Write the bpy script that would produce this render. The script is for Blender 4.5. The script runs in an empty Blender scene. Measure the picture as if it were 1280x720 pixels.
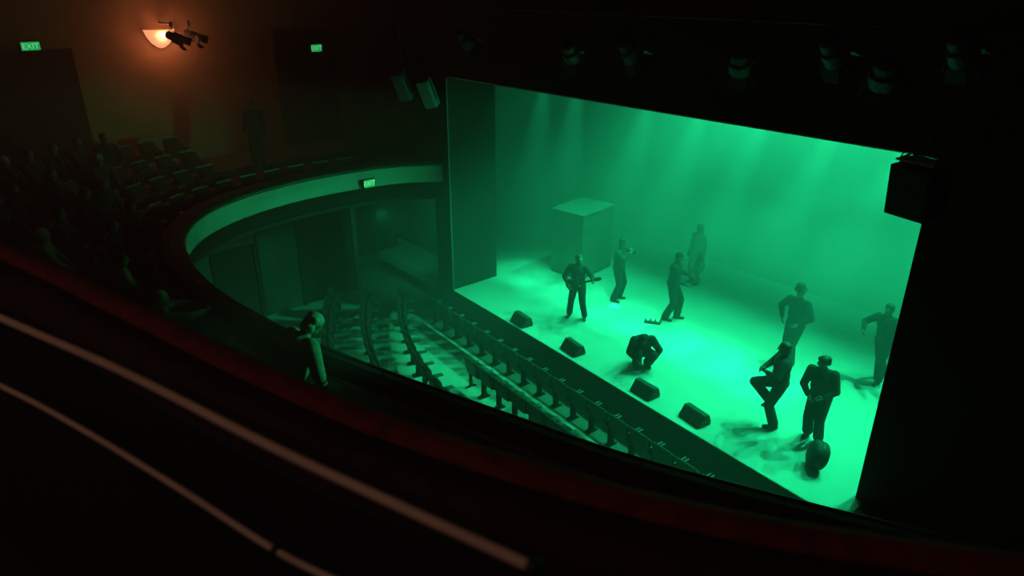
import bpy, bmesh, math, random
from mathutils import Vector, Matrix, Quaternion
random.seed(7)
SC = bpy.context.scene
C = SC.collection
try:
    SC.view_settings.view_transform = 'Standard'
except Exception: pass
R = math.radians
V = Vector
# ------------------------------------------------------------------ camera solve
F_PX = 886.0; TH = R(23.53)
CAM = V((14.59, -10.32, 7.8))
FW = V((-.762, .6475, 0)).normalized(); RT = V((FW.y, -FW.x, 0)); UP = V((0, 0, 1))
def ray(px, py):
    xr = (px-640)/F_PX; yd = (py-360)/F_PX
    return FW*(math.cos(TH)-yd*math.sin(TH)) + RT*xr - UP*(math.sin(TH)+yd*math.cos(TH))
def onz(px, py, z):
    d = ray(px, py); return CAM + d*((z-CAM.z)/d.z)
def onx(px, py, x):
    d = ray(px, py); return CAM + d*((x-CAM.x)/d.x)
def ony(px, py, y):
    d = ray(px, py); return CAM + d*((y-CAM.y)/d.y)
def proj(p):
    q = V(p)-CAM; f = q.dot(FW); l = q.dot(RT); dn = -q.z
    dep = f*math.cos(TH)+dn*math.sin(TH); v = dn*math.cos(TH)-f*math.sin(TH)
    if dep < .05: return None
    return 640+F_PX*l/dep, 360+F_PX*v/dep
cd = bpy.data.cameras.new('camera'); cam = bpy.data.objects.new('camera', cd); C.objects.link(cam)
cd.sensor_width = 36; cd.lens = 36*F_PX/1280; cd.clip_start = .02; cd.clip_end = 200
cam.location = CAM
fdir = FW*math.cos(TH)-UP*math.sin(TH)
cam.rotation_euler = fdir.to_track_quat('-Z', 'Y').to_euler()
cd.dof.use_dof = True; cd.dof.focus_distance = 16; cd.dof.aperture_fstop = 4.0
SC.camera = cam
# ------------------------------------------------------------------ materials
def mat(name, col, rough=.7, metal=0, var=.25, scale=8, bump=.0, emit=None, es=0, stretch=None):
    m = bpy.data.materials.new(name); m.use_nodes = True
    nt = m.node_tree; b = nt.nodes['Principled BSDF']
    b.inputs['Roughness'].default_value = rough; b.inputs['Metallic'].default_value = metal
    tc = nt.nodes.new('ShaderNodeTexCoord'); mp = nt.nodes.new('ShaderNodeMapping')
    nt.links.new(tc.outputs['Object'], mp.inputs['Vector'])
    if stretch: mp.inputs['Scale'].default_value = stretch
    n = nt.nodes.new('ShaderNodeTexNoise'); n.inputs['Scale'].default_value = scale; n.inputs['Detail'].default_value = 4
    nt.links.new(mp.outputs['Vector'], n.inputs['Vector'])
    r = nt.nodes.new('ShaderNodeValToRGB')
    r.color_ramp.elements[0].position = .3; r.color_ramp.elements[1].position = .7
    r.color_ramp.elements[0].color = tuple(c*(1-var) for c in col)+(1,)
    r.color_ramp.elements[1].color = tuple(min(1, c*(1+var)) for c in col)+(1,)
    nt.links.new(n.outputs['Fac'], r.inputs['Fac']); nt.links.new(r.outputs['Color'], b.inputs['Base Color'])
    if bump:
        bp = nt.nodes.new('ShaderNodeBump'); bp.inputs['Strength'].default_value = bump
        nt.links.new(n.outputs['Fac'], bp.inputs['Height']); nt.links.new(bp.outputs['Normal'], b.inputs['Normal'])
    if emit:
        b.inputs['Emission Color'].default_value = emit+(1,); b.inputs['Emission Strength'].default_value = es
    return m
M = dict(
 stage=mat('stage_floor_vinyl', (.38,.40,.39), .65, var=.07, scale=1.3),
 black=mat('black_paint', (.010,.010,.010), .85),
 blackdrape=mat('black_drape', (.02,.022,.02), .95, scale=3, stretch=(6,6,.3), var=.5, bump=.4),
 cyc=mat('stage_back_cloth', (.30,.32,.31), .95, scale=1.2, var=.04),
 wall=mat('brown_plaster', (.30,.16,.09), .85, scale=3, var=.2),
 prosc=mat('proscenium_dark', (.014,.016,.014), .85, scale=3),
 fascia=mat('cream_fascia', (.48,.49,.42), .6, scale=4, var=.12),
 velvet=mat('red_velvet', (.15,.016,.015), .85, scale=30, var=.35, bump=.15),
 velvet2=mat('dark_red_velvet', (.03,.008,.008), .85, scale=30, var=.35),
 carpet=mat('dark_carpet', (.05,.035,.027), .95, scale=20, var=.4),
 stalls=mat('stalls_floor', (.38,.37,.35), .8, scale=5, var=.1),
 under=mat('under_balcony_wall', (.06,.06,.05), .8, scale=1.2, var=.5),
 seat=mat('seat_fabric', (.012,.009,.009), .9, scale=25),
 seatframe=mat('seat_frame', (.05,.047,.044), .45, scale=10),
 brass=mat('brass_rail', (.78,.56,.46), .5, metal=.0, scale=15, var=.1),
 metal=mat('dark_metal', (.03,.03,.03), .5, metal=.4),
 fixture=mat('fixture_grey', (.035,.035,.035), .6, metal=.2),
 lens=mat('lens_glass', (.6,.7,.65), .3, var=.1),
 white=mat('pale_paint', (.7,.72,.68), .5, var=.1),
 speaker=mat('speaker_black', (.014,.016,.015), .75, scale=60, var=.3),
 grille=mat('speaker_grille', (.02,.022,.02), .7, metal=.1, scale=120, var=.6),
 palegrille=mat('pale_grille', (.30,.31,.30), .6, scale=90, var=.2),
 skin=mat('skin', (.20,.13,.09), .6, scale=12, var=.1),
 hair=mat('dark_hair', (.02,.015,.012), .7, scale=60, var=.5, bump=.5),
 greyhair=mat('light_hair', (.30,.25,.19), .7, scale=60, var=.3, bump=.5),
 cloth=mat('dark_clothing', (.010,.010,.011), .95, scale=14),
 cloth2=mat('grey_clothing', (.022,.022,.024), .95, scale=14),
 khaki=mat('khaki_clothing', (.24,.20,.13), .9, scale=14),
 denim=mat('dark_trousers', (.010,.011,.013), .95, scale=20),
 shoe=mat('shoe_leather', (.012,.012,.012), .6),
 wood=mat('varnished_wood', (.06,.028,.015), .5, scale=4, stretch=(1,8,1)),
 box=mat('grey_box_paint', (.10,.105,.102), .7, scale=2),
 boxlid=mat('grey_lid_paint', (.14,.15,.145), .7, scale=2),
 paper=mat('white_paper', (.75,.78,.75), .7, var=.05),
 exitg=mat('exit_green', (.02,.35,.12), .5, emit=(.01,.8,.18), es=.7, var=.05),
 exitw=mat('exit_lettering', (.8,.9,.8), .5, emit=(.3,1,.45), es=1.0, var=.05),
 sconce=mat('sconce_glass', (.9,.6,.4), .4, emit=(1,.38,.18), es=1.8, var=.05),
 eye=mat('eye', (.3,.3,.3), .2),
)
# ------------------------------------------------------------------ mesh helpers
def link(name, bm, m, parent=None, smooth=False):
    me = bpy.data.meshes.new(name); bm.normal_update(); bm.to_mesh(me); bm.free()
    me.materials.append(M[m] if isinstance(m, str) else m)
    if smooth: me.polygons.foreach_set('use_smooth', [True]*len(me.polygons))
    o = bpy.data.objects.new(name, me); C.objects.link(o)
    if parent: o.parent = parent
    return o
def B(): return bmesh.new()
def box(bm, c, s, rot=None, bev=0):
    mtx = Matrix.Translation(V(c)) @ (rot.to_4x4() if rot else Matrix.Identity(4)) @ Matrix.Diagonal((s[0], s[1], s[2], 1))
    r = bmesh.ops.create_cube(bm, size=1, matrix=mtx)
    if bev:
        es = set(e for v in r['verts'] for e in v.link_edges)
        bmesh.ops.bevel(bm, geom=list(es), offset=bev, segments=2, affect='EDGES', profile=.5)
def bb(bm, x0, x1, y0, y1, z0, z1, bev=0): box(bm, ((x0+x1)/2, (y0+y1)/2, (z0+z1)/2), (x1-x0, y1-y0, z1-z0), None, bev)
def frame_of(d):
    d = d.normalized(); a = V((0,0,1)) if abs(d.z) < .9 else V((1,0,0))
    u = d.cross(a).normalized(); return d, u, d.cross(u).normalized()
def rings(bm, data, seg, close=True):
    prev = None; first = None
    for c, u, v, ru, rv in data:
        ring = [bm.verts.new(c+u*(ru*math.cos(2*math.pi*i/seg))+v*(rv*math.sin(2*math.pi*i/seg))) for i in range(seg)]
        if prev:
            for i in range(seg): bm.faces.new((prev[i], prev[(i+1)%seg], ring[(i+1)%seg], ring[i]))
        else: first = ring
        prev = ring
    if close:
        bm.faces.new(first[::-1]); bm.faces.new(prev)
def cap(bm, p0, p1, r0, r1, seg=10):
    p0 = V(p0); p1 = V(p1); L = (p1-p0).length
    if L < 1e-5: return
    d, u, v = frame_of(p1-p0); data = []
    for a in (80, 55, 28, 0): data.append((p0-d*(r0*math.sin(R(a))), u, v, r0*math.cos(R(a)), r0*math.cos(R(a))))
    for a in (0, 28, 55, 80): data.append((p1+d*(r1*math.sin(R(a))), u, v, r1*math.cos(R(a)), r1*math.cos(R(a))))
    rings(bm, data, seg)
def cyl(bm, p0, p1, r0, r1=None, seg=14):
    r1 = r0 if r1 is None else r1
    p0 = V(p0); p1 = V(p1); d, u, v = frame_of(p1-p0)
    rings(bm, [(p0, u, v, r0, r0), (p1, u, v, r1, r1)], seg)
def tube(bm, pts, r, seg=8):
    pts = [V(p) for p in pts]; data = []
    for i, p in enumerate(pts):
        d = (pts[min(i+1, len(pts)-1)]-pts[max(i-1, 0)])
        d, u, v = frame_of(d); data.append((p, u, v, r, r))
    rings(bm, data, seg)
def ell(bm, c, r, rot=None, seg=16):
    mtx = Matrix.Translation(V(c)) @ (rot.to_4x4() if rot else Matrix.Identity(4)) @ Matrix.Diagonal((r[0], r[1], r[2], 1))
    bmesh.ops.create_uvsphere(bm, u_segments=seg, v_segments=max(6, seg//2+2), radius=1, matrix=mtx)
def lathe(bm, prof, seg=20, mtx=None):
    prev = None
    for (r, z) in prof:
        ring = [bm.verts.new(V((r*math.cos(2*math.pi*i/seg), r*math.sin(2*math.pi*i/seg), z))) for i in range(seg)]
        if prev:
            for i in range(seg): bm.faces.new((prev[i], prev[(i+1)%seg], ring[(i+1)%seg], ring[i]))
        prev = ring
    if mtx: bmesh.ops.transform(bm, matrix=mtx, verts=bm.verts)
def prism(bm, poly, axis, a, b):
    def mk(p, t):
        return V((t, p[0], p[1])) if axis == 'x' else (V((p[0], t, p[1])) if axis == 'y' else V((p[0], p[1], t)))
    A = [bm.verts.new(mk(p, a)) for p in poly]; Bv = [bm.verts.new(mk(p, b)) for p in poly]
    n = len(poly); bm.faces.new(A[::-1]); bm.faces.new(Bv)
    for i in range(n): bm.faces.new((A[i], A[(i+1)%n], Bv[(i+1)%n], Bv[i]))
    bmesh.ops.recalc_face_normals(bm, faces=bm.faces)
def bake(name, bm, m, parent, voxel, smooth=2):
    me = bpy.data.meshes.new(name); bm.to_mesh(me); bm.free()
    t = bpy.data.objects.new('tmp', me); C.objects.link(t)
    md = t.modifiers.new('r', 'REMESH'); md.mode = 'VOXEL'; md.voxel_size = voxel
    s = t.modifiers.new('s', 'SMOOTH'); s.iterations = smooth; s.factor = .5
    dg = bpy.context.evaluated_depsgraph_get(); dg.update()
    nm = bpy.data.meshes.new_from_object(t.evaluated_get(dg)); nm.name = name
    bpy.data.objects.remove(t)
    nm.materials.clear(); nm.materials.append(M[m]); nm.polygons.foreach_set('use_smooth', [True]*len(nm.polygons))
    o = bpy.data.objects.new(name, nm); C.objects.link(o); o.parent = parent
    return o
def tag(o, label, cat, group=None, kind=None):
    o['label'] = label; o['category'] = cat
    if group: o['group'] = group
    if kind: o['kind'] = kind
    return o
def thing(name, label, cat, loc=(0,0,0), rz=0, group=None):
    o = bpy.data.objects.new(name, None); C.objects.link(o); o.location = loc; o.rotation_euler = (0,0,rz)
    return tag(o, label, cat, group)
def struct(name, bm, m, label=None, cat=None, smooth=False):
    o = link(name, bm, m, None, smooth); o['kind'] = 'structure'
    if label: o['label'] = label
    if cat: o['category'] = cat
    return o
def kids(o): return [c for c in bpy.data.objects if c.parent == o]
def dup(root, loc, rz, label, group=None):
    r = root.copy(); C.objects.link(r); r.location = loc; r.rotation_euler = (0,0,rz); r['label'] = label
    if group: r['group'] = group
    for ch in kids(root):
        c = ch.copy(); C.objects.link(c); c.parent = r
        for g in kids(ch):
            d = g.copy(); C.objects.link(d); d.parent = c
    return r
def spline(pts, n=10):
    P = [V(p) for p in pts]; P = [P[0]*2-P[1]]+P+[P[-1]*2-P[-2]]; out = []
    for i in range(1, len(P)-2):
        for k in range(n):
            t = k/n; a, b, c, d = P[i-1], P[i], P[i+1], P[i+2]
            out.append(.5*((2*b)+(c-a)*t+(2*a-5*b+4*c-d)*t*t+(3*b-a-3*c+d)*t**3))
    out.append(P[-2]); return out
def nrm(pts):
    o = []
    for i in range(len(pts)):
        t = pts[min(i+1, len(pts)-1)]-pts[max(i-1, 0)]; t = V((t.x, t.y, 0)).normalized()
        o.append(V((t.y, -t.x, 0)))
    return o
def sweep(bm, pts, ns, prof, closed=True):
    rows = []
    for p, n in zip(pts, ns): rows.append([bm.verts.new(V((p.x, p.y, 0))+n*a+V((0,0,z))) for a, z in prof])
    k = len(prof); m = k if closed else k-1
    for i in range(len(rows)-1):
        for j in range(m):
            bm.faces.new((rows[i][j], rows[i][(j+1)%k], rows[i+1][(j+1)%k], rows[i+1][j]))
    if closed: bm.faces.new(rows[0]); bm.faces.new(rows[-1][::-1])
    bmesh.ops.recalc_face_normals(bm, faces=bm.faces)
def arc_resample(pts, step):
    out = []; acc = 0
    for i in range(1, len(pts)):
        seg = (pts[i]-pts[i-1]).length
        while acc+seg >= step:
            t = (step-acc)/seg; p = pts[i-1].lerp(pts[i], t); out.append(p); pts[i-1] = p; seg = (pts[i]-p).length; acc = 0
        acc += seg
    return out
# ------------------------------------------------------------------ setting
SZ = -.9
b = B(); bb(b, -6.2, 18, -18, 1.2, SZ-.2, SZ); struct('floor', b, 'stalls')
EDGE = [(-.7,-.02),(0,-.04),(3,-.2),(5,-.33),(7,-.47),(10.1,-.66),(11.6,-.74),(15.2,-.9)]
b = B(); prism(b, [(-4,9),(-4,.0)]+EDGE+[(15.2,9)], 'z', -.25, 0); struct('floor_stage', b, 'stage')
b = B(); prism(b, [(-.69,.3)]+[(x,y+.03) for x, y in EDGE]+[(15.19,.3)], 'z', SZ, -.251); struct('wall_stage_front', b, 'black')
b = B()
for i in range(len(EDGE)-1):
    (x0,y0),(x1,y1) = EDGE[i], EDGE[i+1]; prism(b, [(x0,y0-.001),(x1,y1-.001),(x1,y1-.03),(x0,y0-.03)], 'z', -.26, .006)
struct('trim_1', b, 'black')
b = B(); n = 10; cr = 1.8
prof = [(9.0, 9.0)]+[(9.0-cr+cr*math.cos(R(a)), cr-cr*math.sin(R(a))+.004) for a in [90*k/n for k in range(n+1)]]
rws = [[b.verts.new((x, y, z)) for y, z in prof] for x in (-4, 15.2)]
for k in range(len(prof)-1): b.faces.new((rws[0][k], rws[0][k+1], rws[1][k+1], rws[1][k]))
struct('wall_back', b, 'cyc', smooth=True)
b = B(); bb(b, -4.2, -4, 1.5, 9.2, -.25, 9); struct('wall_stage_left', b, 'cyc')
b = B(); bb(b, 15.2, 15.4, 0, 9.2, -.25, 9); struct('wall_stage_right', b, 'blackdrape')
b = B(); bb(b, -4.2, 15.4, 0, 9.2, 9, 9.2); struct('ceiling_stage', b, 'black')
b = B()
bb(b, 0, 11.16, -.02, .25, 5.65, 11.98)
bb(b, 11.16, 18, -.02, .25, 0, 11.98)
bb(b, 11.3, 18, -1.2, -.02, SZ, .02)
bb(b, -.7, 0, -.02, 1.5, SZ, 11.98)
bb(b, -6.2, -.7, 1.2, 1.5, SZ, 11.98)
struct('wall_proscenium', b, 'prosc')
b = B(); bb(b, 0.0, .03, -.05, -.02, 0, 5.65); struct('lit_edge_jamb', b, 'boxlid')  # pale strip paints in the lit edge of the jamb
b = B(); bb(b, .03, 11.16, .0, .03, 5.62, 5.65); struct('lit_edge_header', b, 'white')  # white strip paints in the bright line along the header's lower edge
b = B(); bb(b, -6.3, -6.05, -18, 1.5, SZ, 12)
struct('wall_left', b, 'wall')
b = B(); bb(b, -6.3, 18, -18, 1.5, 12, 12.2); struct('ceiling', b, 'black')
b = B(); bb(b, 18, 18.2, -18, 1.5, SZ, 12); struct('wall_right', b, 'wall')
b = B(); bb(b, -6.3, 18.2, -18.2, -18, SZ, 12); struct('wall_rear', b, 'wall')
# under-balcony wall with doorway
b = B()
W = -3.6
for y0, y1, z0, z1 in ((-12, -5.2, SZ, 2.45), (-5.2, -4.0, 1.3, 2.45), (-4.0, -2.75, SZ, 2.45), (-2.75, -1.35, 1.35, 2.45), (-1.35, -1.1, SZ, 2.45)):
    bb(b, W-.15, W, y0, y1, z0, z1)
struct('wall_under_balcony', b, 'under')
b = B(); bb(b, W-.15, W+.12, -1.12, -.98, SZ, 2.45); struct('trim_4', b, 'boxlid')
b = B()
for y in (-3.95, -2.8): bb(b, W, W+.03, y, y+.06, SZ, 2.4)
struct('trim_5', b, 'prosc')
b = B(); bb(b, W-.1, W-.04, -2.7, -1.4, SZ, 1.3); d = struct('door_1', b, 'black')
b = B(); cyl(b, (W-.03, -1.55, 0), (W+.03, -1.55, 0), .02); cap(b, (W+.03, -1.55, 0), (W+.03, -1.68, 0), .012, .012); link('door_handle', b, 'brass', d)
b = B(); bb(b, W-.1, W+.04, -1.38, -1.3, SZ, 1.4); bb(b, W-.1, W+.04, -2.78, -2.7, SZ, 1.4); bb(b, W-.1, W+.04, -2.78, -1.3, 1.33, 1.42); link('door_frame', b, 'prosc', d)
b = B(); bb(b, W-.1, W-.04, -5.15, -4.05, SZ, 1.3); d = struct('door_2', b, 'black')
b = B(); bb(b, -6.0, -.72, 1.14, 1.2, SZ, 2.45); struct('wall_recess', b, 'boxlid')  # facing coloured paler to imitate light in the recess
pc = ony(507, 318, 1.13)
t = thing('lit_recess_panel', 'framed pale panel standing in for the lit recess under the balcony', 'wall panel', (pc.x, 1.13, pc.z), R(-90))  # added panel, its pale colour stands for the lit recess
b = B(); box(b, (.02,0,0), (.03,.8,1.1), None, .006); link('panel', b, 'fascia', t)
b = B()
for s in (-1,1): box(b, (.03,s*.42,0), (.05,.05,1.2)); box(b, (.03,0,s*.57), (.05,.88,.05))
link('frame', b, 'black', t)
def wave_door(name, y0, y1, z0, z1):
    b = B(); bb(b, -6.0, -5.93, y0, y1, z0, z1)
    d = struct(name, b, 'black')
    b = B(); bb(b, -6.05, -5.92, y0-.12, y0, z0, z1+.12); bb(b, -6.05, -5.92, y1, y1+.12, z0, z1+.12); bb(b, -6.05, -5.92, y0-.12, y1+.12, z1, z1+.12)
    link('door_frame', b, 'black', d)
pa = onx(347, 60, -6); pb = onx(412, 60, -6)
wave_door('door_3', pa.y, pb.y, 3.2, onx(380, 40, -6).z)
pa = onx(-60, 75, -6); pb = onx(85, 75, -6)
wave_door('door_4', pa.y, pb.y, 3.2, pa.z)
# ------------------------------------------------------------------ dress circle (lower balcony)
RIM = spline([(-.3,-.02,0),(-.85,-.9,0),(-1.08,-2.0,0),(-1.1,-3.4,0),(-.72,-4.95,0),(.08,-6.2,0),(1.2,-6.95,0),(2.6,-7.32,0),(4.16,-7.42,0),(5.8,-7.25,0),
              (7.3,-6.95,0),(9.69,-6.22,0),(11.4,-5.62,0),(13.9,-4.4,0),(15.6,-3.6,0),(17.9,-2.6,0)], 8)
RN = nrm(RIM)
b = B(); sweep(b, RIM, RN, [(0,3.46),(0.01,3.22),(-.02,3.05),(-.02,2.98),(.2,2.98),(.2,3.46)]); struct('wall_dress_circle_front', b, 'fascia')
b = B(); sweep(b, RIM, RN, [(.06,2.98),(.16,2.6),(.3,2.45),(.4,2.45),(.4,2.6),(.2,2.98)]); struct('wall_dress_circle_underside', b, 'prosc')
b = B(); sweep(b, RIM, RN, [(-.07,3.46),(-.07,3.52),(-.02,3.56),(.14,3.58),(.26,3.56),(.32,3.5),(.32,3.46)]); struct('trim_6', b, 'velvet2')
b = B(); sweep(b, RIM, RN, [(-.08,3.42),(-.095,3.45),(-.085,3.48),(-.05,3.49),(-.05,3.42)]); struct('trim_7', b, 'seatframe')
b = B(); sweep(b, RIM, RN, [(.2,2.46),(.2,2.6),(1.35,2.6),(1.35,2.8),(2.3,2.8),(2.3,3.0),(3.25,3.0),(3.25,3.2),(5.1,3.2),(5.1,2.46)])
struct('floor_dress_circle', b, 'carpet')
b = B()
for off, z in ((1.35, 2.8), (2.3, 3.0), (3.25, 3.2)): sweep(b, RIM, RN, [(off-.03, z-.01), (off-.03, z+.012), (off+.03, z+.012), (off+.03, z-.01)])
struct('trim_8', b, 'seatframe')
near = [(p, n) for p, n in zip(RIM, RN) if 5.4 < p.x < 17.5]
npn = [p for p, n in near]; nnn = [n for p, n in near]
b = B(); sweep(b, npn, nnn, [(.33,3.2),(.33,3.4),(.36,3.42),(.55,3.42),(.57,3.4),(.57,3.2)]); struct('trim_10', b, 'boxlid')
t = thing('safety_rail', 'thin dark safety rail on posts along the near curve of the lower balcony', 'railing')
b = B(); tube(b, [p+n*.14+V((0,0,3.66)) for p, n in near], .018, 8); link('top_bar', b, 'seatframe', t, True)
for p, n in near[::4]:
    b = B(); cyl(b, p+n*.14+V((0,0,3.56)), p+n*.14+V((0,0,3.66)), .012, None, 8); link('post', b, 'metal', t)
def tier_z(off): return 2.6 if off < 1.35 else 2.8 if off < 2.3 else 3.0 if off < 3.25 else 3.2
# ------------------------------------------------------------------ theatre seats
def seat_proto(open_, name='theatre_seat'):
    t = thing(name, 'seat', 'seat')
    rx = Matrix.Rotation(R(12),3,'X')
    b = B(); box(b, (0,-.24,.66), (.41,.07,.42), rx, .03); link('backrest', b, 'seat', t, True)
    b = B(); box(b, (0,-.275,.68), (.43,.02,.44), rx, .008); link('back_panel', b, 'seatframe', t)
    b = B()
    if open_: box(b, (0,.02,.42), (.44,.44,.1), None, .035)
    else: box(b, (0,-.12,.56), (.41,.08,.36), rx, .03)
    link('seat', b, 'seat', t, True)
    for s in (-1, 1):
        b = B(); box(b, (s*.255,-.05,.62), (.04,.34,.03), None, .012); link('armrest', b, 'seatframe', t, True)
        b = B(); prism(b, [(-.26,0),(.02,0),(.02,.03),(-.08,.06),(-.08,.6),(-.16,.6),(-.16,.06),(-.26,.03)], 'x', s*.255-.015, s*.255+.015); link('leg', b, 'seat', t)
    return t
proto = seat_proto(False); proto_open = seat_proto(True)
first = {'a': True, 'b': True}
def place_seat(x, y, z, rz, label, group, open_=False):
    k = 'b' if open_ else 'a'; p = proto_open if open_ else proto
    if first[k]:
        first[k] = False; p.location = (x,y,z); p.rotation_euler = (0,0,rz); p['label'] = label; p['group'] = group; return p
    return dup(p, (x,y,z), rz, label, group)
for off, x0, x1, desc in ((0, .1, 10.4, 'front row of the stalls below the stage edge'), (1.05, 3.4, 9.9, 'second stalls row behind the front row')):
    n = int((x1-x0)/.58)
    for i in range(n+1):
        x = x0+i*.58; y = -.46-.068*x-off
        place_seat(x, y, SZ, R(-4), 'dark tip-up theatre seat in the '+desc, 'seats in the '+desc)
rows = [((5.6, 8.0), 11.0, -.9, 9.3, 'third stalls row, curved, behind the lit aisle patch'),
        ((5.6, 8.0), 11.95, -1.5, 8.2, 'fourth stalls row under the balcony curve'),
        ((5.6, 8.0), 12.9, -2.1, 6.8, 'rearmost visible stalls row beside the balcony front')]
for (cx, cy), rad, x0, x1, desc in rows:
    a0 = math.asin((x0-cx)/rad); a1 = math.asin((x1-cx)/rad); n = int((a1-a0)*rad/.59)
    for i in range(n+1):
        a = a0+i*.59/rad
        x = cx+rad*math.sin(a); y = cy-rad*math.cos(a)
        if rad < 11.5 and x > 5.6: continue
        q = proj((x, y, SZ+.9))
        if q is None or q[1] > 640: continue
        place_seat(x, y, SZ, a, 'dark tip-up theatre seat in the '+desc, 'seats in the '+desc)
def off_curve(off):
    pts = [p+n*off for p, n in zip(RIM, RN)]
    return arc_resample(pts, .63)
circ = []
for ri, off in enumerate((1.0, 1.95, 2.9, 3.85)):
    pts = off_curve(off); ns = nrm(pts)
    for p, n in zip(pts, ns):
        z = tier_z(off-.1)
        if p.x < -5.4 or p.y > -.6: continue
        q = proj((p.x, p.y, z+.9))
        if q is None or q[0] < -25 or q[0] > 560 or q[1] > 345+q[0]*.52: continue
        if p.y > -4.6 and off > 1.5: continue
        circ.append((p.x, p.y, z, math.atan2(-n.y, -n.x)-math.pi/2, ri))
# ------------------------------------------------------------------ people
def ik(a, c, l1, l2, hint):
    a = V(a); c = V(c); d = c-a; L = d.length
    mx = l1+l2-.004
    if L > mx: c = a+d*(mx/L); d = c-a; L = mx
    if L < abs(l1-l2)+.02: L = abs(l1-l2)+.02; c = a+d.normalized()*L; d = c-a
    u = d.normalized(); k = (l1*l1-l2*l2+L*L)/(2*L); h = math.sqrt(max(0, l1*l1-k*k))
    hv = V(hint)-u*V(hint).dot(u)
    hv = hv.normalized() if hv.length > 1e-4 else frame_of(u)[1]
    return a+u*k+hv*h, c
def basis(x, y, z): 
    m = Matrix((x, y, z)); m.transpose(); return m
def figure(label, loc, face, s=1.0, pelvis=(0,0,.94), spine=(0,0,1), twist=0, head=(0,0,1), yaw=0,
           feet=((-.11,.02),(.11,-.02)), fz=(0,0), toes=(8,-8), hands=((-.28,.05,.8),(.28,.05,.8)), elb=((-.5,-1,0),(.5,-1,0)),
           knee=((0,1,0),(0,1,0)), top='cloth', legs='denim', hair='hair', hairstyle='short', hat=False, coat=False, vox=.009, group=None, female=False, bulk=.018):
    t = thing('person', label, 'person', loc, R(face-90), group)
    t.scale = (s, s, s)
    pel = V(pelvis); S = V(spine).normalized(); X = Matrix.Rotation(R(twist), 3, 'Z') @ V((1,0,0)); X = (X-S*X.dot(S)).normalized()
    Y = S.cross(X).normalized(); Hd = V(head).normalized()
    Rt = basis(X, Y, S); k_ = bulk
    hips = [pel+V((sg*.09,0,-.02)) for sg in (-1,1)]
    shw = .165 if female else .19
    sh = [pel+S*.47+X*(sg*shw) for sg in (-1,1)]
    nb = pel+S*.52; hy = Matrix.Rotation(R(yaw), 3, Hd)
    HX = hy @ X; HX = (HX-Hd*HX.dot(Hd)).normalized(); HY = Hd.cross(HX).normalized(); Rh = basis(HX, HY, Hd)
    hc = nb+Hd*.165+HY*.02
    body = B(); shirt = B(); tr = B()
    ell(body, pel+S*.38, (.155,.105,.17), Rt); ell(body, pel+S*.2, (.13,.095,.18), Rt); ell(body, pel+S*.02, (.155,.115,.13), Rt)
    ell(shirt, pel+S*.36, (.178+k_,.125+k_,.19), Rt); ell(shirt, pel+S*.17, (.162+k_,.12+k_,.22), Rt); ell(shirt, pel+S*.02, (.168+k_,.13+k_,.13), Rt)
    cap(shirt, sh[0], sh[1], .078, .078); cap(body, sh[0], sh[1], .06, .06); cap(shirt, nb-S*.05, nb+Hd*.03, .085, .068)
    if coat: cap(shirt, pel, pel+V((0,-.02,-.42)), .16, .23, 14)
    ell(tr, pel+V((0,0,-.02)), (.172,.132,.13), Rt)
    cap(body, nb-S*.04, hc-Hd*.06, .058, .053)
    ell(body, hc+Hd*.025, (.077,.093,.09), Rh); ell(body, hc-Hd*.045+HY*.02, (.056,.066,.07), Rh)
    cap(body, hc+HY*.088+Hd*.015, hc+HY*.108-Hd*.022, .009, .014, 8)
    cap(body, hc+HY*.082-Hd*.055-HX*.02, hc+HY*.082-Hd*.055+HX*.02, .009, .009, 8)
    for sg in (-1, 1): ell(body, hc+HX*(sg*.078)-HY*.005, (.012,.02,.032), Rh, 8)
    for i, sg in enumerate((-1, 1)):
        fp = V((feet[i][0], feet[i][1], fz[i]+.085))
        kn, an = ik(hips[i], fp, .44, .43, knee[i])
        for bmx, e in ((body, 0), (tr, .018+k_*.5)):
            cap(bmx, hips[i], kn, .085+e, .056+e, 12); cap(bmx, kn, an if not e else kn.lerp(an, .93), .055+e, .038+e*1.6, 12)
            ell(bmx, kn.lerp(an, .28)-V(knee[i])*.012, (.05+e*.6,)*3, None, 10)
        td = Matrix.Rotation(R(toes[i]), 3, 'Z') @ V((0,1,0)); base = V((an.x, an.y, an.z-.05))
        if fz[i] > .05: td = (td+V((0,0,-.9))).normalized()
        cap(body, base-td*.03, base+td*.13, .035, .028)
        sb = B(); cap(sb, base-td*.05+V((0,0,.0)), base+td*.16, .043, .036, 12); cap(sb, an+V((0,0,.0)), base, .047, .045, 10)
        bake('shoe', sb, 'shoe', t, .014, 1)
        el, wr = ik(sh[i], V(hands[i]), .29, .26, elb[i])
        cap(body, sh[i], el, .047, .037); cap(body, el, wr, .037, .026)
        cap(shirt, sh[i], el, .07+k_*.5, .056+k_*.4, 12); cap(shirt, el, el.lerp(wr, .88), .056+k_*.4, .04+k_*.2, 12)
        d = (wr-el).normalized(); n = (V((-sg,0,0))-d*V((-sg,0,0)).dot(d)); n = n.normalized() if n.length > .1 else frame_of(d)[1]
        w = d.cross(n).normalized()
        pc = wr+d*.05; ell(body, pc, (.042,.017,.052), basis(w, n, d), 12)
        for k, (o_, l_) in enumerate(((-.031,.062),(-.0105,.074),(.0105,.069),(.031,.054))):
            k0 = wr+d*.085+w*o_; k1 = k0+(d+n*.35).normalized()*(l_*.5); k2 = k1+(d*.6+n*.8).normalized()*(l_*.5)
            cap(body, k0, k1, .0105, .0095, 8); cap(body, k1, k2, .0095, .0085, 8)
        th = w if w.dot(V((0,1,.2))) > 0 else -w
        k0 = wr+d*.03+th*.03; k1 = k0+(th*.8+d*.8+n*.3).normalized()*.04; k2 = k1+(d+th*.2+n*.4).normalized()*.03
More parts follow.
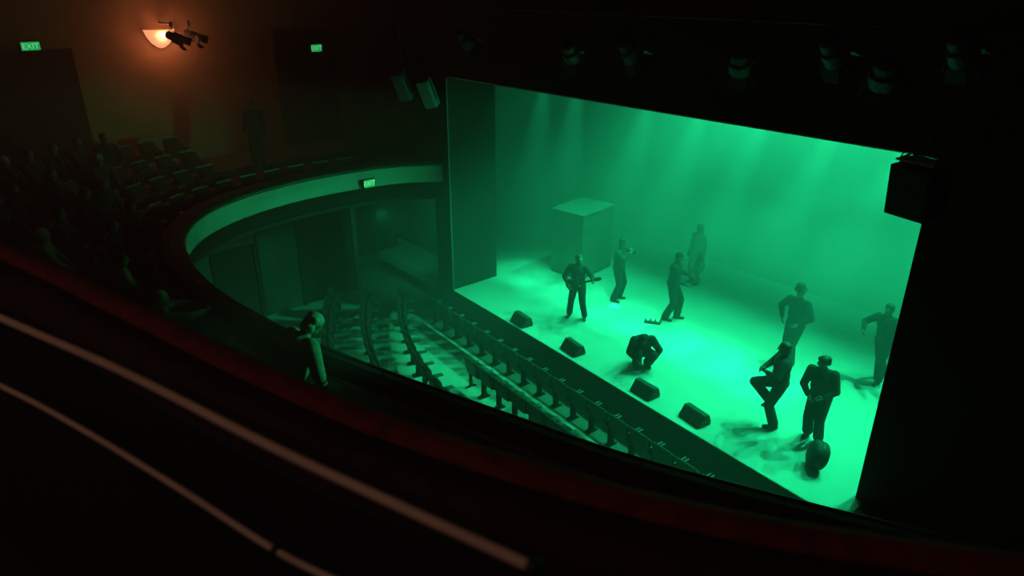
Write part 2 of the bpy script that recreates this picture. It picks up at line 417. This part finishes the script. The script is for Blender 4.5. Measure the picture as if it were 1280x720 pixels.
        cap(body, k0, k1, .013, .011, 8); cap(body, k1, k2, .011, .009, 8)
    bake('body', body, 'skin', t, vox, 1)
    bake('jacket' if coat else 'shirt', shirt, top, t, .014, 2)
    bake('trousers', tr, legs, t, .014, 2)
    for sg in (-1, 1):
        e = B(); ell(e, hc+HX*(sg*.03)+HY*.088+Hd*.02, (.013,.009,.009), Rh, 8); link('eye', e, 'eye', t, True)
    h = B()
    ell(h, hc+Hd*.045-HY*.014, (.088,.1,.088), Rh); ell(h, hc-HY*.045, (.08,.066,.1), Rh)
    if hairstyle == 'long': cap(h, hc-HY*.055, hc-HY*.07-Hd*.24, .08, .065); cap(h, hc+HX*.06-HY*.03, hc+HX*.07-HY*.03-Hd*.16, .035, .03); cap(h, hc-HX*.06-HY*.03, hc-HX*.07-HY*.03-Hd*.16, .035, .03)
    if hairstyle == 'bushy':
        for k in range(18):
            a = k*2.4; ell(h, hc+Hd*(-.06+.032*(k%5))+HX*(.075*math.cos(a))-HY*(.02+.06*abs(math.sin(a))), (.045,.045,.05), Rh, 8)
    bake('hair', h, hair, t, .012, 1)
    if hat:
        q = B(); lathe(q, [(0,.19),(.06,.19),(.088,.165),(.092,.085),(.125,.072),(.127,.064),(.09,.07),(0,.07)], 24, Matrix.Translation(hc) @ Rh.to_4x4() @ Matrix.Rotation(R(-6),4,'X')); link('hat', q, 'cloth2', t, True)
    return t
def guitar(label, person_loc, face, s, centre, neckdir, nrmdir, group=None):
    t = thing('electric_guitar', label, 'guitar', person_loc, R(face-90), group); t.scale = (s,)*3
    c = V(centre); d = V(neckdir).normalized(); n = V(nrmdir); n = (n-d*n.dot(d)).normalized(); w = n.cross(d).normalized()
    mt = Matrix.Translation(c) @ basis(d, w, n).to_4x4()
    prof = [(-.2,-.06),(-.215,.0),(-.2,.09),(-.13,.15),(-.04,.14),(.01,.105),(.07,.11),(.13,.15),(.17,.13),(.13,.07),(.1,.03),(.1,-.03),(.13,-.06),(.15,-.11),(.11,-.13),(.05,-.1),(.0,-.1),(-.06,-.14),(-.14,-.14)]
    b = B(); prism(b, prof, 'z', -.022, .022); bmesh.ops.transform(b, matrix=mt, verts=b.verts); link('guitar_body', b, 'wood', t)
    b = B(); box(b, (.34,0,.018), (.5,.05,.024), None, .006); bmesh.ops.transform(b, matrix=mt, verts=b.verts); link('neck', b, 'wood', t)
    b = B(); prism(b, [(.58,-.03),(.6,-.04),(.74,-.035),(.76,.01),(.72,.04),(.6,.035)], 'z', .008, .024); bmesh.ops.transform(b, matrix=mt, verts=b.verts); link('headstock', b, 'wood', t)
    b = B()
    for k in range(3):
        for sg in (-1,1): cyl(b, (.62+k*.04, sg*.03, .016), (.62+k*.04, sg*.06, .016), .006, None, 8)
    bmesh.ops.transform(b, matrix=mt, verts=b.verts); link('tuning_pegs', b, 'metal', t)
    b = B(); box(b, (-.02,0,.026), (.02,.08,.01)); box(b, (.05,0,.026), (.02,.08,.01)); box(b, (-.12,0,.028), (.03,.09,.014)); bmesh.ops.transform(b, matrix=mt, verts=b.verts); link('pickups', b, 'metal', t)
    return t
def at(px, py, z=0): p = onz(px, py, z); return (p.x, p.y, z)
l1 = at(721, 397)
figure('performer in dark clothes standing farthest left on the stage, playing a guitar', l1, -55, 1.0, feet=((-.2,.02),(.2,-.05)), pelvis=(0,0,.92), spine=(0,.1,1), yaw=40,
       hands=((-.42,.4,1.2),(.2,.3,1.0)), elb=((-.6,-.4,-1),(1,-.6,0)), hairstyle='short')
guitar('dark guitar held by the performer farthest left, its neck pointing right', l1, -55, 1.0, (.06,.29,1.03), (-1,.22,.42), (0,1,.15))
l2 = at(771, 375)
figure('performer beside the tall grey box with both hands raised to the face', l2, 20, 1.0, feet=((-.13,.0),(.14,-.05)), spine=(0,.05,1), head=(0,.12,1),
       hands=((-.08,.3,1.45),(.1,.3,1.42)), elb=((-1,.3,-.6),(1,.3,-.6)), top='cloth2', hairstyle='short', bulk=.03)
l3 = at(839, 399)
figure('performer standing at mid stage facing right with hands at the waist', l3, 25, 1.04, feet=((-.1,.1),(.12,-.14)), pelvis=(0,-.03,.93), spine=(0,.08,1), head=(0,.18,1),
       hands=((-.22,.3,1.12),(.12,.26,1.0)), elb=((-.6,-.8,-.5),(.8,-.8,-.2)), top='cloth2', bulk=.03)
l4 = at(868, 354)
figure('performer in a long coat standing deepest in the haze upstage', l4, -100, 1.0, feet=((-.1,0),(.1,.03)), hands=((-.26,.05,.82),(.26,.08,.82)), top='palegrille', legs='boxlid', hair='greyhair', hairstyle='long', coat=True, female=True)  # pale clothes and hair imitate the haze in front of the figure
l5 = at(801, 456)
figure('performer crouching low at the front of the stage with arms around the knees', l5, -40, .98, pelvis=(0,-.1,.32), spine=(.05,.5,.8), head=(.1,.9,.5),
       feet=((-.14,.04),(.12,.1)), hands=((-.2,.32,.3),(.16,.36,.3)), elb=((-1,-.1,.2),(1,-.1,.0)), knee=((-.25,1,.6),(.15,1,.6)), hairstyle='bushy', bulk=.055)
l6 = at(987, 452)
figure('tall performer wearing a hat, stepping forward behind the dancing performer', l6, -95, 1.08, pelvis=(0,.02,.9), spine=(0,.04,1), feet=((-.16,.24),(.18,-.22)), yaw=10,
       hands=((-.2,.26,1.0),(.26,.12,.95)), elb=((-1,-.3,-.2),(1,-.4,-.1)), top='cloth', hat=True, bulk=.03)
l7 = at(964, 533)
figure('bushy-haired performer balancing on one leg with the other knee raised', l7, 215, 1.04, pelvis=(0,-.02,.93), spine=(0,.02,1), head=(0,-.02,1), feet=((-.06,-.02),(.1,.08)), fz=(0,.4),
       hands=((-.16,.26,1.2),(.14,.28,1.12)), elb=((-1,-.3,-.4),(1,-.3,-.4)), knee=((0,1,0),(.35,1,.3)), toes=(5,-30), hairstyle='bushy', bulk=.035)
l8 = at(1014, 548)
figure('performer in dark clothes bending forward beside the round case, nearest the stage edge', l8, -80, 1.03, pelvis=(0,-.06,.91), spine=(.04,.16,1), head=(0,.2,1), feet=((-.12,.04),(.1,-.06)),
       hands=((-.12,.3,1.05),(.12,.3,1.0)), elb=((-.8,-.6,-.3),(.9,-.6,-.2)), hairstyle='bushy', bulk=.035)
l9 = at(1101, 477)
figure('performer half hidden by the right proscenium wall with one arm held out', l9, -100, 1.02, pelvis=(.12,0,.92), spine=(.05,.05,1), feet=((-.02,.15),(.12,-.25)),
       hands=((-.42,.35,1.15),(.42,.32,1.1)), elb=((-1,-.3,-.4),(1,-.3,-.3)), top='cloth', bulk=.03)
# ------------------------------------------------------------------ wedge monitors
def wedge(label, loc, rz):
    t = thing('stage_monitor', label, 'speaker', loc, rz, None); t.scale = (.9,.8,.66)
    b = B(); prism(b, [(-.19,0),(.2,0),(.21,.05),(.03,.36),(-.13,.34),(-.2,.1)], 'x', -.3, .3)
    bmesh.ops.bevel(b, geom=b.edges[:], offset=.006, segments=2, affect='EDGES'); link('cabinet', b, 'speaker', t)
    b = B(); nrm_ = V((0,.31,.18)).normalized(); rot = basis(V((1,0,0)), V((0,-.18,.31)).normalized(), V((0,.31,.18)).normalized())
    box(b, V((0,.126,.207))+nrm_*.004, (.55,.3,.014), rot, .004); link('grille', b, 'grille', t)
    for s in (-1, 1):
        b = B(); box(b, (s*.302,0,.17), (.006,.12,.04), None, .002); tube(b, [(s*.303,-.05,.17),(s*.32,-.04,.17),(s*.32,.04,.17),(s*.303,.05,.17)], .007); link('handle', b, 'metal', t)
    return t
for (px, py, lb) in ((652,404,'small black wedge monitor on the stage edge nearest the left proscenium pillar'),
                     (716,439,'black wedge monitor on the stage edge, second from the left pillar'),
                     (806,492,'black wedge monitor on the stage edge in front of the crouching performer'),
                     (868,525,'black wedge monitor on the stage edge, right of the crouching performer')):
    p = at(px, py); o = wedge(lb, p, R(174+random.uniform(-4,4)))
p = at(1019, 584)
t = thing('round_case', 'dark round case standing on its edge at the near corner of the stage', 'case', p, R(35)); t.scale = (.85,.85,.85)
mt = Matrix.Translation((0,0,.31)) @ Matrix.Rotation(R(105),4,'Y')
b = B(); lathe(b, [(0,-.16),(.22,-.16),(.27,-.13),(.295,-.08),(.295,.08),(.27,.13),(.22,.16),(0,.16)], 32, mt); link('shell', b, 'speaker', t, True)
b = B(); lathe(b, [(.297,-.02),(.303,-.012),(.303,.012),(.297,.02)], 32, mt); link('rim_band', b, 'metal', t)
b = B(); lathe(b, [(0,.162),(.06,.165),(.07,.16)], 20, mt); link('hub', b, 'metal', t)
# ------------------------------------------------------------------ tall box upstage
t = thing('tall_box', 'tall grey box standing upstage left behind the performers', 'box', (1.15, 3.75, 0), R(8))
b = B(); box(b, (0,0,.95), (1.1,1.45,1.82), None, .01); link('cabinet', b, 'box', t)
b = B(); box(b, (0,0,1.885), (1.14,1.49,.05), None, .008); link('lid', b, 'boxlid', t)
b = B(); box(b, (0,0,.02), (1.05,1.4,.04)); link('plinth', b, 'black', t)
p = at(816, 403); t = thing('pedal_board', 'small pale pedal board on the stage beside the mid stage performer', 'pedal board', p, R(30))
b = B(); box(b, (0,0,.03), (.4,.2,.05), Matrix.Rotation(R(4),3,'X'), .01); link('base', b, 'metal', t)
for k in range(3):
    b = B(); box(b, (-.12+k*.12,0,.075), (.08,.12,.04), None, .006); cyl(b, (-.12+k*.12,-.03,.095), (-.12+k*.12,-.03,.11), .012); link('pedal', b, 'white', t)
b = B(); p = at(768, 383); box(b, (0,0,.004), (.32,.24,.006), Matrix.Rotation(R(20),3,'Z')); o = link('sheet_of_paper', b, 'paper'); o.location = p; tag(o, 'white sheet of paper on the stage by the raised-hands performer', 'paper')
# ------------------------------------------------------------------ hung lighting and speakers
b = B(); tube(b, [(-.5,-1.2,7.3),(5,-1.2,7.3),(15,-1.2,7.3)], .025, 10)
t = thing('lighting_bar', 'long dark lighting bar hanging in front of the proscenium', 'lighting bar'); link('pipe', b, 'black', t)
for x in (1, 4.6, 7.15, 9.6, 12.4):
    b = B(); tube(b, [(x,-1.2,7.33),(x,-1.2,11.99)], .02, 8); link('hanger', b, 'black', t)
def fixture(label, loc, aim, group, ln=.42, r=.13, hang=.3, mm='fixture'):
    t = thing('spotlight', label, 'spotlight', loc, 0, group)
    d = V(aim).normalized(); q = d.to_track_quat('-Z', 'Y').to_matrix().to_4x4()
    b = B(); lathe(b, [(0,.16),(r*.6,.16),(r*.75,.12),(r*.8,.0),(r,-.04),(r*1.02,-ln+.2),(r*.95,-ln+.2),(r*.93,-.05),(0,-.05)], 24, q); link('housing', b, mm, t, False)
    b = B(); lathe(b, [(0,-ln+.235),(r*.6,-ln+.24),(r*.93,-ln+.26)], 24, q); link('lens', b, 'lens', t, True)
    side = V((1,0,0)); side = (side-d*side.dot(d)).normalized()
    b = B(); tube(b, [side*(r*1.1)+V((0,0,-.02)), side*(r*1.15)+V((0,0,.12)), V((side.x*r*.9,0,hang-.09)), V((-side.x*r*.9,0,hang-.09)), -side*(r*1.15)+V((0,0,.12)), -side*(r*1.1)+V((0,0,-.02))], .011, 8); link('yoke', b, 'black', t)
    b = B(); box(b, (0,0,hang-.01), (.05,.07,.12), None, .01); link('clamp', b, 'black', t)
    for s in (0, 1, 2, 3):
        a = s*math.pi/2; rot = q.to_3x3() @ Matrix.Rotation(a, 3, 'Z')
        b = B(); bmesh.ops.create_cube(b, size=1, matrix=Matrix.Translation(rot @ V((r*1.25,0,-ln+.12))) @ rot.to_4x4() @ Matrix.Rotation(R(-25),4,'Y') @ Matrix.Diagonal((.005,r*1.5,.17,1))); link('barn_door', b, mm, t)
    return t
fx = [(580,46,'leftmost spotlight on the bar above the hung speakers'),(712,62,'dark spotlight on the bar, second from the left'),
      (785,60,'spotlight under the vertical hanger above the stage opening'),(925,74,'spotlight on the bar above the centre of the stage opening'),
      (1040,60,'wide spotlight on the bar with a pale green face'),(1108,86,'round-faced spotlight on the bar just above the hanging speaker'),(1200,56,'rightmost spotlight on the bar above the dark right wall')]
for i, (px, py, lb) in enumerate(fx):
    p = ony(px, py, -1.2)
    fixture(lb, (p.x, -1.2, p.z), (-.3 if i % 2 else .15, .75, -.8), 'spotlights on the bar in front of the proscenium', r=.19 if i == 5 else .16, hang=7.3-p.z)
def hung_speaker(label, loc, rot, size, gm='grille', cm='speaker'):
    t = thing('hung_speaker', label, 'speaker', loc, rot[2])
    rm = Matrix.Rotation(rot[0],3,'X') @ Matrix.Rotation(rot[1],3,'Y')
    w, d, h = size
    b = B(); box(b, (0,0,0), (w,d,h), rm, .02); link('cabinet', b, cm, t)
    b = B(); box(b, rm @ V((0,-d/2-.006,0)), (w*.92,.014,h*.92), rm, .005); link('grille', b, gm, t)
    b = B(); 
    for s in (-1, 1): box(b, rm @ V((s*(w/2+.012),0,.0)), (.02,.06,h*.5), rm)
    for s in (-1, 1): tube(b, [rm @ V((s*(w/2+.012),0,h*.2)), rm @ V((s*(w/2+.012),0,h/2+.05)), V((s*w/2,0,h/2+.12))], .014, 8)
    tube(b, [(-w/2-.02,0,h/2+.12),(w/2+.02,0,h/2+.12)], .02, 8)
    link('bracket', b, 'metal', t)
    b = B(); tube(b, [(0,0,h/2+.12),(0,0,11.99-loc[2])], .008, 6); link('cable', b, 'metal', t)
    return t
p = ony(1147, 238, -.55); hs = hung_speaker('large black speaker hanging at the right corner of the stage opening', tuple(p), (R(6),0,R(-14)), (.58,.42,.68))
b = B(); box(b, (0,0,.38), (.54,.38,.03), None, .008); 
for s in (-1,1): tube(b, [(s*.22,-.15,.39),(s*.18,0,.46),(s*.22,.15,.39)], .018, 8)
link('rigging_plate', b, 'white', hs)
p = ony(503, 108, -.7); hung_speaker('tilted speaker hung left of the pillar, farther from the stage opening', tuple(p), (R(18),R(-12),R(35)), (.3,.28,.7), 'boxlid', 'box')
p = ony(535, 116, -.7); hung_speaker('tilted speaker hung beside the top of the left pillar, nearest the stage opening', tuple(p), (R(18),R(-12),R(35)), (.3,.28,.7), 'palegrille', 'box')
# ------------------------------------------------------------------ exit signs
def exit_sign(label, p, w=.5, h=.22):
    t = thing('exit_sign', label, 'exit sign', (p.x, p.y, p.z))
    b = B(); box(b, (0,0,0), (.06,w+.04,h+.04), None, .01); link('housing', b, 'metal', t)
    b = B(); box(b, (.034,0,0), (.008,w,h), None); link('face', b, 'exitg', t)
    cu = bpy.data.curves.new('txt', 'FONT'); cu.body = 'EXIT'; cu.size = h*.85; cu.align_x = 'CENTER'; cu.align_y = 'CENTER'; cu.extrude = .002
    to = bpy.data.objects.new('tmp', cu); C.objects.link(to); dg = bpy.context.evaluated_depsgraph_get(); dg.update()
    me = bpy.data.meshes.new_from_object(to.evaluated_get(dg)); bpy.data.objects.remove(to)
    me.materials.clear(); me.materials.append(M['exitw'])
    o = bpy.data.objects.new('lettering', me); C.objects.link(o); o.parent = t; o.location = (.042,0,0); o.rotation_euler = (R(90),0,R(90))
exit_sign('green exit sign high on the brown wall left of the wall lamp', onx(38, 58, -5.98), .38, .2)
exit_sign('green exit sign over the tall dark doorway', onx(395, 60, -5.78), .32, .2)
exit_sign('small green exit sign on the curved balcony front', onx(461, 229, -.98), .3, .19)
# ------------------------------------------------------------------ wall lamp
p = onx(200, 48, -6.05)
t = thing('wall_lamp', 'glowing orange wall lamp on the brown side wall', 'wall lamp', (p.x, p.y, p.z))
b = B(); prof = [(.0,-.24),(.1,-.21),(.22,-.12),(.32,.04),(.38,.22),(.36,.22),(.3,.04),(.2,-.1),(0,-.18)]
lathe(b, prof, 24); 
for v in b.verts: v.co.x = max(0.0, v.co.x)
link('lamp_shade', b, 'sconce', t, True)
b = B(); box(b, (.02,0,-.05), (.04,.14,.3), None, .01); link('backplate', b, 'brass', t)
pl = bpy.data.lights.new('lamp_glow', 'POINT'); pl.energy = 66; pl.color = (1,.32,.13); pl.shadow_soft_size = .15
lo = bpy.data.objects.new('lamp_glow', pl); C.objects.link(lo); lo.location = (p.x+.42, p.y, p.z+.1)
q_ = onx(216, 46, -5.1)
b = B(); tube(b, [(-6.05,q_.y,q_.z+.3),(-5.1,q_.y,q_.z+.3)], .025, 8); o = link('bracket_arm', b, 'metal'); tag(o, 'dark bracket arm on the wall beside the orange wall lamp', 'bracket')
fixture('dark spotlight silhouetted against the orange wall lamp', (q_.x, q_.y, q_.z), (.6,.6,-.35), 'spotlights on the side wall bracket', hang=.3, mm='black')
q2 = onx(238, 44, -5.4); fixture('dark spotlight just right of the orange wall lamp', (q2.x, q2.y, q2.z), (.7,.5,-.3), 'spotlights on the side wall bracket', hang=.3, mm='black')
# ------------------------------------------------------------------ audience
occ = {}
def nearest_seat(px, py, zz):
    best = None
    for i, c in enumerate(circ):
        if i in occ: continue
        q = proj((c[0], c[1], c[2]+zz)); e = (q[0]-px)**2+(q[1]-py)**2
        if best is None or e < best[0]: best = (e, i)
    return best[1]
sit = dict(pelvis=(0,-.06,.56), feet=((-.13,.38),(.13,.4)), hands=((-.12,.3,.62),(.12,.32,.62)), elb=((-1,-.5,0),(1,-.5,0)), vox=.012)
want = [(92,182,'spectator sitting in the far rows of the balcony below the wall lamp','cloth','hair',dict(head=(0,.1,1))),
        (14,178,'light-haired spectator at the far left edge of the balcony rows','cloth','greyhair',dict(head=(0,0,1))),
        (110,200,'light-haired spectator in grey in the balcony rows left of the balcony curve','cloth2','greyhair',dict(spine=(0,.15,1))),
        (38,292,'light-haired spectator in a grey top low in the balcony rows near the left edge','box','greyhair',dict(spine=(0,.1,1))),
        (72,262,'spectator with dark hair leaning forward in the middle of the balcony rows','cloth','hair',dict(spine=(0,.2,1))),
        (165,322,'spectator in the front balcony row where the rail curves','khaki','hair',dict(spine=(0,.2,1))),
        (203,362,'light-haired spectator in the front balcony row leaning to the rail','khaki','greyhair',dict(spine=(0,.3,1),hands=((-.2,.58,.95),(.2,.58,.95))))]
ppl = []
for px, py, lb, top, hair, kw in want:
    i = nearest_seat(px, py, 1.2)
    occ[i] = 1; c = circ[i]
    k = dict(sit); k.update(kw)
    ppl.append(figure(lb, (c[0], c[1], c[2]), math.degrees(c[3])+90, 1.0, top=top, hair=hair, **k))
cr_ = 'dark-clothed spectators in the unlit balcony rows'
for px, py in ((30,205),(55,225),(8,230),(130,225),(150,250),(100,240),(60,185),(20,260),(140,180),(115,275)):
    i = nearest_seat(px, py, 1.2); occ[i] = 1; c = circ[i]; src = random.choice([ppl[0], ppl[4]])
    dup(src, (c[0], c[1], c[2]), c[3]+random.uniform(-.1,.1), 'dark-clothed spectator seated in the unlit balcony rows at far left', cr_)
best = None
for p, n in zip(RIM, RN):
    pos = p+n*.6; q = proj((pos.x-n.x*.25, pos.y-n.y*.25, 2.6+1.35))
    if q is None: continue
    e = (q[0]-398)**2
    if p.x > 2 and (best is None or e < best[0]): best = (e, pos, n)
_, pos, n = best; fa = math.degrees(math.atan2(-n.y, -n.x))
figure('light-haired spectator in khaki hunched over the near balcony rail', (pos.x, pos.y, 2.6), fa-10, 1.1, pelvis=(0,-.16,.82), spine=(0,.55,1), head=(0,.9,.8), yaw=-20,
       feet=((-.14,-.12),(.14,-.05)), hands=((-.26,.12,.74),(.26,.12,.74)), elb=((-1,-.6,.2),(1,-.6,.2)), top='khaki', legs='khaki', hair='greyhair', hairstyle='bushy', vox=.01, bulk=.05)
rn = ['front balcony row behind the curved rail','second balcony row','third balcony row','rear balcony row by the brown wall']
for i, c in enumerate(circ):
    if c[4] == 0 and (V((c[0], c[1], 0))-V((pos.x, pos.y, 0))).length < .6: continue
    st = 'open' if i in occ else 'tipped-up'
    place_seat(c[0], c[1], c[2], c[3], 'dark %s theatre seat in the %s' % (st, rn[c[4]]), '%s seats in the %s' % (st, rn[c[4]]), i in occ)
pp = onz(325, 208, 3.2)
figure('person standing in the dark at the back of the balcony beside the tall doorway', (pp.x, pp.y, 3.2), -30, 1.0, vox=.014)
# ------------------------------------------------------------------ upper balcony in the foreground
ZC = 7.2
UR = spline([V((p.x, p.y, 0)) for p in [onz(x, y, ZC) for x, y in ((-520,95),(-250,205),(0,308),(150,377),(300,449),(450,513),(600,565),(800,621),(1000,662),(1280,703),(1600,746))]], 10)
UN = nrm(UR)
if UN[len(UN)//2].dot(CAM-UR[len(UR)//2]) < 0: UN = [-n for n in UN]
b = B(); sweep(b, UR, UN, [(0.01,ZC-.03),(.01,ZC-.16),(.02,ZC-.18),(.02,5.9),(.3,5.9),(.3,6.1),(.12,6.2),(.12,ZC-.06),(.09,ZC-.03)]); struct('wall_upper_balcony_front', b, 'black')
b = B(); sweep(b, UR, UN, [(-.03,ZC-.1),(-.035,ZC-.03),(-.015,ZC),(.01,ZC+.01),(.028,ZC+.006),(.036,ZC-.003),(.036,ZC-.03),(0,ZC-.1)]); struct('trim_9', b, 'velvet', smooth=True)
b = B(); sweep(b, UR, UN, [(.034,ZC-.03),(.034,ZC-.003),(.08,ZC-.012),(.105,ZC-.035),(.12,ZC-.07),(.1,ZC-.08)]); struct('trim_11', b, 'velvet2', smooth=True)  # darker velvet paints the ledge's fade into the dark
b = B(); sweep(b, UR, UN, [(-.034,ZC-.05),(-.043,ZC-.042),(-.043,ZC-.03),(-.034,ZC-.024)]); struct('trim_12', b, 'fascia')
b = B(); sweep(b, UR, UN, [(.28,6.1),(.28,6.0),(3.5,6.0),(3.5,6.1)]); struct('floor_upper_balcony', b, 'black')
def rail(pix, z, name, label, rad):
    pts = spline([onz(x, y, z) for x, y in pix], 12)
    t = thing(name, label, 'handrail')
    b = B(); tube(b, pts, rad, 12); link('bar', b, 'brass', t, True)
    return t, pts
t, rp = rail([(-160,325),(0,397),(150,463),(335,556),(500,633),(668,710)], 7.3, 'handrail', 'upper pale handrail in the foreground on the near side of the red velvet ledge', .006)
e = rp[-1]; b = B(); ell(b, e, (.009,.009,.009), None, 12); link('end_cap', b, 'metal', t, True)
t2, rp2 = rail([(-160,410),(0,482),(100,535),(220,608),(345,688),(430,730),(520,770)], 7.2, 'handrail', 'lower pale handrail in the bottom left corner of the foreground', .0042)
j = rp2[48]; b = B(); ell(b, j, (.007,.007,.007), None, 12); link('joint', b, 'metal', t2, True)
# ------------------------------------------------------------------ lights
def spot(name, loc, target, energy, ang, blend, col, size=.12):
    l = bpy.data.lights.new(name, 'SPOT'); l.energy = energy; l.spot_size = R(ang); l.spot_blend = blend; l.color = col; l.shadow_soft_size = size
    o = bpy.data.objects.new(name, l); C.objects.link(o); o.location = loc
    o.rotation_euler = (V(target)-V(loc)).to_track_quat('-Z','Y').to_euler(); return o
GR = (.012, 1.0, .35)
for i, x in enumerate([2.2, 4.6, 6.8, 9.0, 11.2]):
    spot('stage_backlight', (x+.8, 6.2, 8.3), (x-.2, 1.6, 0), [5000, 5600, 6200, 7000, 7600][i], 50, 1, GR)
# overhead shafts: lamps just behind the header, raking left
for i, x in enumerate([1.9, 3.0, 5.2, 6.5, 7.8, 9.1, 10.4]):
    spot('stage_beam', (x+.3, 1.3, 6.3), (x-(1.6 if i < 2 else 2.4), 2.2, 0), [3600, 3200, 4600, 5200, 5400, 5400, 5000][i], 21, .9, GR, .03)
for i, x in enumerate([2.0, 5.0, 8.0, 11.0]):
    spot('stage_front_light', (x+.5, 2.8, 8.2), (x, -.3, 0), [1500,1500,1700,2200][i], 54, .9, GR, .2)
for i, x in enumerate([1.5, 5.0, 8.0, 11.0]):
    spot('back_cloth_wash', (x, 4.6, 8.8), (x-.5, 9, 5.4), [2600,3400,3800,3400][i], 95, 1, GR, .3)
spot('house_spill', (7.5, 4.5, 6.6), (.2, -3.2, -.6), 8000, 40, .9, GR, .3)  # added spots standing in for stage light that spills into the house
spot('house_spill', (9.5, 5.0, 5.6), (-1.5, -4.0, 3.2), 2600, 30, .9, GR, .3)
spot('house_spill', (11.0, 1.2, 5.3), (pos.x, pos.y, 3.9), 4200, 10, .9, GR, .2)  # added to put green light on the spectator at the rail
spot('recess_fill', (-.9, -1.6, 2.3), (-4.0, 1.2, .2), 130, 80, .9, GR, .1)  # added unseen fill that brightens the recess, no fitting hangs here
def area(name, loc, target, energy, col, size):
    l = bpy.data.lights.new(name, 'AREA'); l.energy = energy; l.color = col; l.size = size
    o = bpy.data.objects.new(name, l); C.objects.link(o); o.location = loc; o.rotation_euler = (V(target)-V(loc)).to_track_quat('-Z','Y').to_euler()
area('ledge_fill', CAM-RT*2.2+UP*1.6-FW*.4, CAM-RT*.9+FW*.8-UP*.6, 6, (1,.57,.42), .5)  # added unseen light that lifts the foreground ledge and handrails
area('house_fill', (0,-9.5,11.5), (-6,-6,4), 12, (1,.42,.22), 2.5)  # added soft overhead fill for the side wall and balcony seats
# ------------------------------------------------------------------ world haze
w = bpy.data.worlds.new('haze'); SC.world = w; w.use_nodes = True; nt = w.node_tree
bg = nt.nodes.get('Background'); bg.inputs['Color'].default_value = (0,0,0,1); bg.inputs['Strength'].default_value = 0
vs = nt.nodes.new('ShaderNodeVolumeScatter'); vs.inputs['Density'].default_value = .040; vs.inputs['Anisotropy'].default_value = .2
nt.links.new(vs.outputs[0], nt.nodes['World Output'].inputs['Volume'])
